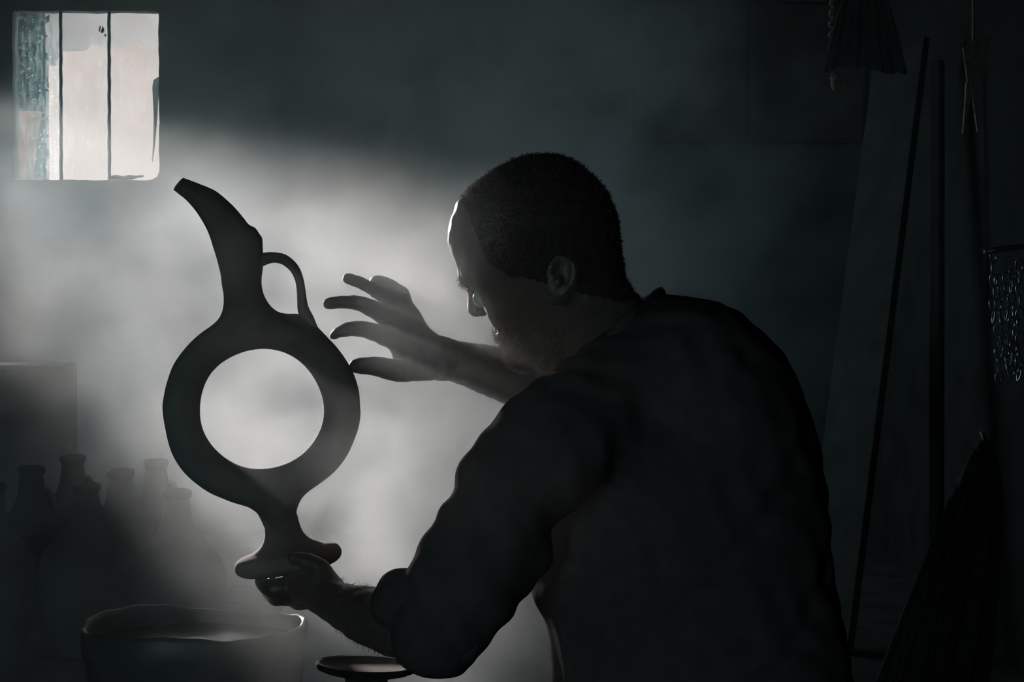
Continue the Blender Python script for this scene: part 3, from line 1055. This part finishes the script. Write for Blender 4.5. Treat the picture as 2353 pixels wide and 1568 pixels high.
DT = 3.20
tub_top = P(447, 1432, DT)
tub = thing("slip_tub", "round dark tub of watery slip with a thick rolled rim", "tub", (tub_top.x, DT, BZ))
k = DT / F
hz = tub_top.z - BZ
prof = [(0.0, 0.0), (232, 0.0), (238, 3 * k), (246, (hz - 0.045)), (247, hz - 0.042)]
prof = [(0.001, 0.0), (232 * k, 0.0), (237 * k, 0.004), (247 * k, hz - 0.040), (257 * k, hz - 0.034), (260 * k, hz - 0.020), (259 * k, hz - 0.006), (254 * k, hz), (247 * k, hz - 0.001), (244 * k, hz - 0.008), (240 * k, hz - 0.05), (226 * k, 0.012), (0.001, 0.012)]
vs, fs = revolve(prof, 72)
r2 = random.Random(5)
out = []
for (x, y, z) in vs:
    a = math.atan2(y, x)
    if z > hz - 0.06:
        lump = 0.0035 * math.sin(3 * a + 1.0) + 0.002 * math.sin(7 * a) + 0.0012 * math.sin(17 * a)
        bulge = 0.006 * math.exp(-((a - 2.5) / 0.5) ** 2)
        z += lump * 0.7 + bulge
        s = 1 + 0.010 * math.sin(2 * a + 0.5) + 0.004 * math.sin(9 * a)
        x, y = x * s, y * s
    out.append((x, y, z))
o = link("wall", mesh_from(out, fs), M["tub"], None, True)
o.name = "tub_shell"
o.parent = tub
vs, fs = [], []
nr, na = 14, 72
vs.append((0, 0, hz - 0.020))
for i in range(1, nr + 1):
    for j in range(na):
        a = 2 * math.pi * j / na
        r = 243.0 * k * i / nr
        vs.append((r * math.cos(a), r * math.sin(a), hz - 0.020 + 0.0006 * math.sin(60 * r * math.cos(a) + 2) * math.cos(45 * r * math.sin(a))))
for j in range(na):
    fs.append((0, 1 + j, 1 + (j + 1) % na))
for i in range(nr - 1):
    for j in range(na):
        a, b = 1 + i * na + j, 1 + i * na + (j + 1) % na
        fs.append((a, a + na, b + na, b))
o = link("slip", mesh_from(vs, fs), M["slip"], None, True)
o.parent = tub

DW = 2.93
wt = P(842, 1527, DW)
wheel = thing("banding_wheel", "small round banding wheel on a stem beneath the potter's elbow", "turntable", (wt.x, DW, BZ))
k = DW / F
hz = wt.z - BZ
vs, fs = revolve([(0.001, hz - 0.014), (60 * k, hz - 0.014), (100 * k, hz - 0.009), (114 * k, hz - 0.006), (117.5 * k, hz - 0.002), (116 * k, hz + 0.001), (106 * k, hz), (101 * k, hz - 0.0015), (0.001, hz - 0.0015)], 56)
me = mesh_from(vs, fs)
me.transform(Matrix.Translation((0, 0, hz)) @ Matrix.Rotation(math.radians(2.6), 4, "Y") @ Matrix.Translation((0, 0, -hz)))
o = link("disc", me, M["wheel"], None, True)
o.parent = wheel
vs, fs = revolve([(0.001, 0.016), (49 * k, 0.016), (49 * k, hz - 0.02), (52 * k, hz - 0.0135), (0.001, hz - 0.0135)], 36)
o = link("stem", mesh_from(vs, fs), M["wheel"], None, True)
o.parent = wheel
vs, fs = revolve([(0.001, 0), (96 * k, 0), (98 * k, 0.004), (90 * k, 0.012), (46 * k, 0.020), (0.001, 0.021)], 40)
o = link("base", mesh_from(vs, fs), M["wheel"], None, True)
o.parent = wheel

# ================================================================== JUGS ON A BENCH
JZ = CAM_Z - 0.39                         # height of every jug's lip
JH = 0.262
TZ = JZ - JH
jb = thing("plank_table", "plank table under the row of clay jugs", "table", (-0.62, 4.2, 0))
y0, y1 = 3.70, 4.70
for i in range(5):
    a = y0 + (y1 - y0) * i / 5
    o = box("plank", (-0.62, a + 0.004 - 4.2, TZ - 0.035), (0.21, a + (y1 - y0) / 5 - 0.004 - 4.2, TZ), M["wood"], None, 0.003)
    o.parent = jb
for sx in (-0.55, 0.14):
    for sy in (-0.42, 0.42):
        o = box("leg", (sx - 0.03, sy - 0.03, 0), (sx + 0.03, sy + 0.03, TZ - 0.035), M["wood"], None, 0.004)
        o.parent = jb

jprof = [(0.001, 0.0), (0.043, 0.0), (0.047, 0.004), (0.060, 0.040), (0.070, 0.080), (0.0735, 0.110), (0.072, 0.135), (0.065, 0.155), (0.0545, 0.170), (0.042, 0.182), (0.0325, 0.193), (0.0265, 0.204), (0.0232, 0.216), (0.0210, 0.230), (0.0194, 0.242), (0.0187, 0.2475), (0.0208, 0.2495), (0.0226, 0.2535), (0.0226, 0.258), (0.0208, 0.2615), (0.0185, 0.262), (0.0165, 0.258), (0.0158, 0.235), (0.018, 0.21), (0.001, 0.205)]
jv, jf = revolve([(r, z) for r, z in spline(jprof, 2)], 40, 0.004, 9)
jug_mesh = mesh_from(jv, jf, "jug_body")
jug_mesh.polygons.foreach_set("use_smooth", [True] * len(jug_mesh.polygons))
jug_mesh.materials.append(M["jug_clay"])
hpts = spline([(0.0175, 0, 0.222), (0.0255, 0, 0.221), (0.0315, 0, 0.211), (0.0345, 0, 0.196), (0.038, 0, 0.180), (0.042, 0, 0.168)], 4)
hv, hf = tube(hpts, [0.006] * len(hpts), 10, 1.5, (0, 1, 0))
jug_handle = mesh_from(hv, hf, "jug_handle")
jug_handle.polygons.foreach_set("use_smooth", [True] * len(jug_handle.polygons))
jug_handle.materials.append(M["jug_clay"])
jugs = [
    (-17, 1113, 0.9, "clay jug cut off by the left edge of the picture", 3.0),
    (72, 1072, 1.0, "clay jug with a handle on its right, second from the left edge", 0.05),
    (167, 1046, 1.0, "rear clay jug with a handle, its lip the highest of the row", 0.05),
    (198, 1110, 1.0, "front clay jug standing lower, just before the highest one", 1.5),
    (277, 1078, 1.02, "clay jug with flared shoulders in the middle of the row", 1.7),
    (358, 1056, 0.95, "faint rear clay jug almost lost in the bright smoke", 0.05),
    (405, 1125, 1.02, "rightmost clay jug, nearest to the ring vessel", 1.6),
]
for (jx, jy, sc, lab, rot) in jugs:
    depth = (CAM_Z - JZ) / -(ray(jx, jy).z / ray(jx, jy).y)
    p = P(jx, jy, depth)
    j = thing("clay_jug", lab, "jug", (p.x, p.y, TZ), "clay jugs in the smoke")
    b = link("jug_body", jug_mesh)
    b.parent = j
    b.scale = (sc, sc, 1)
    hh_ = link("handle", jug_handle)
    hh_.parent = j
    hh_.rotation_euler = (0, 0, rot)

# ================================================================== CLUTTER ALONG THE RIGHT WALL
def oriented_board(name, p0, p1, width, thick, mat, label, cat, facing=(0, -1, 0), tp_cut=0.0):
    p0, p1 = Vector(p0), Vector(p1)
    t = (p1 - p0).normalized()
    s = t.cross(Vector(facing)).normalized()
    nrm = s.cross(t).normalized()
    L = (p1 - p0).length
    bm = bmesh.new()
    box_bm(bm, (-width / 2, -thick / 2, 0), (width / 2, thick / 2, L), 0.003)
    if tp_cut:
        for v in bm.verts:
            if v.co.z > L - 0.02:
                v.co.z += tp_cut * v.co.x / width
    m4 = Matrix((s, nrm, t)).transposed().to_4x4()
    m4.translation = p0
    me = bm_mesh(bm)
    me.transform(m4)
    o = link(name, me, mat)
    return tag(o, label, cat)


b0 = P(1893, 1600, 7.2)
b0.z = 0.0
b1 = P(2070, 128, 7.9)
oriented_board("leaning_plank", b0, b1, 0.215, 0.025, M["pale_wood"], "wide pale plank leaning in the dark right corner", "plank", (-0.8, -0.6, 0), tp_cut=0.06)
c0 = P(2152, 1500, 7.3)
c0.z = 0.0
oriented_board("narrow_plank", c0, P(2154, 140, 7.55), 0.034, 0.03, M["pale_wood"], "narrow upright plank beside the wide leaning one", "plank", (-0.62, -0.78, 0))


def drape(name, mat, label, cat, top, width, length, folds, amp, seed, flare=0.4, lean=0.0, hook=True):
    """A cloth gathered at the top and falling in folds, facing the camera."""
    r_ = random.Random(seed)
    ph = [r_.uniform(0, 6.28) for _ in range(4)]
    nu, nv_ = 60, 30
    vs, fs = [], []
    for j in range(nv_ + 1):
        v = j / nv_
        for i in range(nu + 1):
            u = i / nu - 0.5
            g = 0.35 + (0.65 + flare) * v ** 0.7
            x = u * width * g + lean * v * length
            y = amp * (0.4 + v) * (math.sin(folds * 6.28 * u + ph[0] + 0.8 * v) + 0.5 * math.sin(folds * 2.3 * 6.28 * u + ph[1])) * 0.6
            z = -length * v - 0.10 * length * (2 * u) ** 2 * (1 - v) + 0.03 * length * math.sin(5 * u + ph[2]) * v
            vs.append((x, y, z))
    for j in range(nv_):
        for i in range(nu):
            a = j * (nu + 1) + i
            fs.append((a, a + 1, a + nu + 2, a + nu + 1))
    root = thing(name, label, cat, top)
    me = mesh_from(vs, fs)
    o = link("cloth", me, mat, None, True)
    o.parent = root
    sm = o.modifiers.new("thickness", "SOLIDIFY")
    sm.thickness = 0.006
    if hook:
        vs, fs = tube([(0, -0.01, -0.005), (0, 0.02, 0.012), (0, 0.045, 0.012)], [0.006, 0.006, 0.006], 8)
        h_ = link("hook", mesh_from(vs, fs), M["iron"], None, True)
        h_.parent = root
    return root


tpt = P(1985, -60, 7.0)
drape("hanging_rag", M["cloth"], "dark rag hanging before the top of the wide plank", "cloth", tpt, 0.20, 0.26, 3, 0.02, 3, 0.1)
tpt = P(2262, 1010, 6.6)
drape("hanging_apron", M["cloth"], "dark apron hanging in slanting folds low on the right", "apron", tpt, 0.22, 0.75, 5, 0.022, 8, 0.5, -0.22)

# rope hanging left of the rag
pts = []
for i in range(60):
    t = i / 59
    a = P(1918 - 6 * math.sin(t * 3), -60 + 250 * t, 7.3)
    pts.append(a + Vector((0.006 * math.sin(i * 1.1), 0.006 * math.cos(i * 1.1), 0)))
vs, fs = tube(pts, [0.006] * 60, 8)
rp = thing("rope_end", "short rope end hanging to the left of the rag", "rope", pts[-1])
link("cord", mesh_from(vs, fs), M["rope"], rp, True)
bm = bmesh.new()
bmesh.ops.create_icosphere(bm, subdivisions=2, radius=0.016)
for v in bm.verts:
    v.co.z *= 1.6
me = bm_mesh(bm)
me.transform(Matrix.Translation(pts[-1]))
link("knot", me, M["rope"], rp, True)

# wooden calipers hanging from above
cal = thing("wooden_calipers", "pale wooden calipers hanging with two pointed legs on the right", "calipers", P(2247, 100, 6.9))
for nm, q0 in (
    ("cord", [(2236, -40), (2240, -40), (2242, 92), (2236, 92)]),
    ("hinge_block", [(2214, 110), (2236, 96), (2244, 92), (2276, 82), (2272, 110), (2258, 160), (2250, 190), (2224, 190), (2219, 150)]),
    ("leg", [(2221, 188), (2238, 188), (2228, 240), (2217, 306), (2213, 306), (2218, 240)]),
    ("leg", [(2234, 188), (2251, 188), (2249, 240), (2252, 300), (2247, 302), (2239, 240)]),
):
    q = [P(a, b, 6.9) for a, b in q0]
    n = len(q)
    vs = q + [v + Vector((0, 0.02, 0)) for v in q]
    fs = [tuple(range(n)), tuple(range(2 * n - 1, n - 1, -1))] + [(i, (i + 1) % n, n + (i + 1) % n, n + i) for i in range(n)]
    link(nm, mesh_from(vs, fs), M["rope"], cal)

# strands of chain on the right wall
ch = thing("chain_bundle", "strands of dark chain hanging at the right edge", "chain", P(2300, 590, 6.7))
bm = bmesh.new()
ring_v, ring_f = tube([(0.009 * math.cos(a), 0, 0.016 * math.sin(a)) for a in np.linspace(0, 2 * math.pi, 17)], [0.0026] * 17, 6)
link_mesh = mesh_from(ring_v, ring_f, "chain_link")
link_mesh.polygons.foreach_set("use_smooth", [True] * len(link_mesh.polygons))
link_mesh.materials.append(M["steel"])
r3 = random.Random(9)
for s, (sx, n, top) in enumerate([(2283, 6, 588), (2296, 9, 645), (2312, 8, 640), (2327, 9, 630), (2342, 10, 610)]):
    for i in range(n):
        o = link("chain_link", link_mesh)
        p = P(sx + r3.uniform(-3, 3), top + i * 25 * 6.7 / 6.0, 6.7 + 0.01 * s)
        o.parent = ch
        o.location = p - ch.location
        o.rotation_euler = (r3.uniform(-0.2, 0.2), r3.uniform(-0.2, 0.2), (i % 2) * 1.57 + r3.uniform(-0.3, 0.3))
vs, fs = tube([P(2262, 580, 6.7), P(2300, 572, 6.71), P(2380, 565, 6.73), (XR, 6.75, P(2380, 560, 6.7).z)], [0.008] * 4, 10)
link("wall_hook", mesh_from(vs, fs), M["steel"], ch, True)

# shallow cupboard high on the back wall
q0, q1 = P(1446, 330, YB), P(1983, 10, YB)
cb = thing("wall_cupboard", "shallow dark cupboard high on the back wall right of the head", "cupboard", (q0.x, YB, q0.z))
wd, ht = q1.x - q0.x, q1.z - q0.z
for nm, lo, hi in (("carcass", (0, -0.10, 0), (wd, -0.001, ht)), ("door", (0.012, -0.118, 0.012), (wd / 2 - 0.003, -0.1005, ht - 0.012)), ("door", (wd / 2 + 0.003, -0.118, 0.012), (wd - 0.012, -0.1005, ht - 0.012)), ("top_board", (0.02, -0.13, ht + 0.001), (wd + 0.01, -0.001, ht + 0.016))):
    o = box(nm, lo, hi, M["pale_wood" if nm == "top_board" else "wood"], None, 0.003)
    o.parent = cb

# ================================================================== SMOKE
SMOKE_DENSITY = 0.38
SMOKE_SCALE = 4.2


def smoke():
    m = new_mat("wood_smoke")
    nt = m.node_tree
    nt.nodes.remove(nt.nodes["Principled BSDF"])
    out = nt.nodes["Material Output"]
    sc = nt.nodes.new("ShaderNodeVolumeScatter")
    sc.inputs["Color"].default_value = (0.86, 0.97, 1.0, 1)
    sc.inputs["Anisotropy"].default_value = 0.25
    L = nt.links.new

    def node(kind, **kw):
        n = nt.nodes.new(kind)
        for k_, v_ in kw.items():
            setattr(n, k_, v_)
        return n

    def val(x, sock):
        if hasattr(x, "is_linked"):
            L(x, sock)
        else:
            sock.default_value = x

    def math_(op, a, b):
        n = node("ShaderNodeMath", operation=op)
        val(a, n.inputs[0])
        val(b, n.inputs[1])
        return n.outputs[0]

    def ramp(x, f0, f1, t0, t1):
        n = node("ShaderNodeMapRange", interpolation_type="SMOOTHSTEP")
        L(x, n.inputs["Value"])
        for k_, v_ in zip(("From Min", "From Max", "To Min", "To Max"), (f0, f1, t0, t1)):
            n.inputs[k_].default_value = v_
        return n.outputs["Result"]

    tc = node("ShaderNodeTexCoord")
    mp = node("ShaderNodeMapping")
    mp.inputs["Scale"].default_value = (1, 0.24, 1)
    mp.inputs["Location"].default_value = (7.3, 1.7, 5.4)
    L(tc.outputs["Object"], mp.inputs["Vector"])
    n1 = node("ShaderNodeTexNoise")
    n1.inputs["Scale"].default_value = SMOKE_SCALE
    n1.inputs["Detail"].default_value = 3.0
    n1.inputs["Roughness"].default_value = 0.58
    L(mp.outputs["Vector"], n1.inputs["Vector"])
    xyz = node("ShaderNodeSeparateXYZ")
    L(tc.outputs["Object"], xyz.inputs[0])
    x, y, z = xyz.outputs
    # the smoke hangs behind and to the left of the potter and thins out towards the added doorway and the far wall
    w = math_("SUBTRACT", y, math_("MULTIPLY", x, 1.6))
    near = ramp(math_("ADD", w, ramp(z, 0.76, 0.94, -0.30, 0.0)), 2.74, 3.16, 0.020, 1.0)
    far = ramp(y, 4.4, 7.0, 1.0, 0.12)
    high = ramp(z, CAM_Z - 0.10, CAM_Z + 0.25, 1.0, 1.2)
    low = ramp(z, 0.52, 0.86, 2.2, 1.0)
    side = math_("MULTIPLY", ramp(x, -0.55, -0.12, 0.48, 1.40), ramp(x, 0.20, 0.65, 1.0, 0.06))
    # close to the potter's side it thins out near the bench
    bench = math_("MAXIMUM", ramp(x, -0.18, 0.10, 1.0, 0.16), ramp(z, 0.74, 0.95, 0.0, 1.0))
    side = math_("MULTIPLY", side, bench)
    cloud = math_("MULTIPLY", math_("MULTIPLY", math_("MULTIPLY", near, far), math_("MULTIPLY", high, low)), side)
    puff = ramp(n1.outputs["Fac"], 0.41, 0.59, 0.07, 1.0)
    dens = math_("MULTIPLY", math_("MULTIPLY", cloud, puff), SMOKE_DENSITY)
    L(dens, sc.inputs["Density"])
    nt.links.new(sc.outputs[0], out.inputs["Volume"])
    return m


M["smoke"] = smoke()
o = box("smoke_haze", (XL + 0.005, 2.20, 0.12), (XR - 0.005, YB - 0.005, 2.10), M["smoke"], None, 0)
tag(o, "pale grey smoke drifting through the whole workshop", "smoke", kind="stuff")
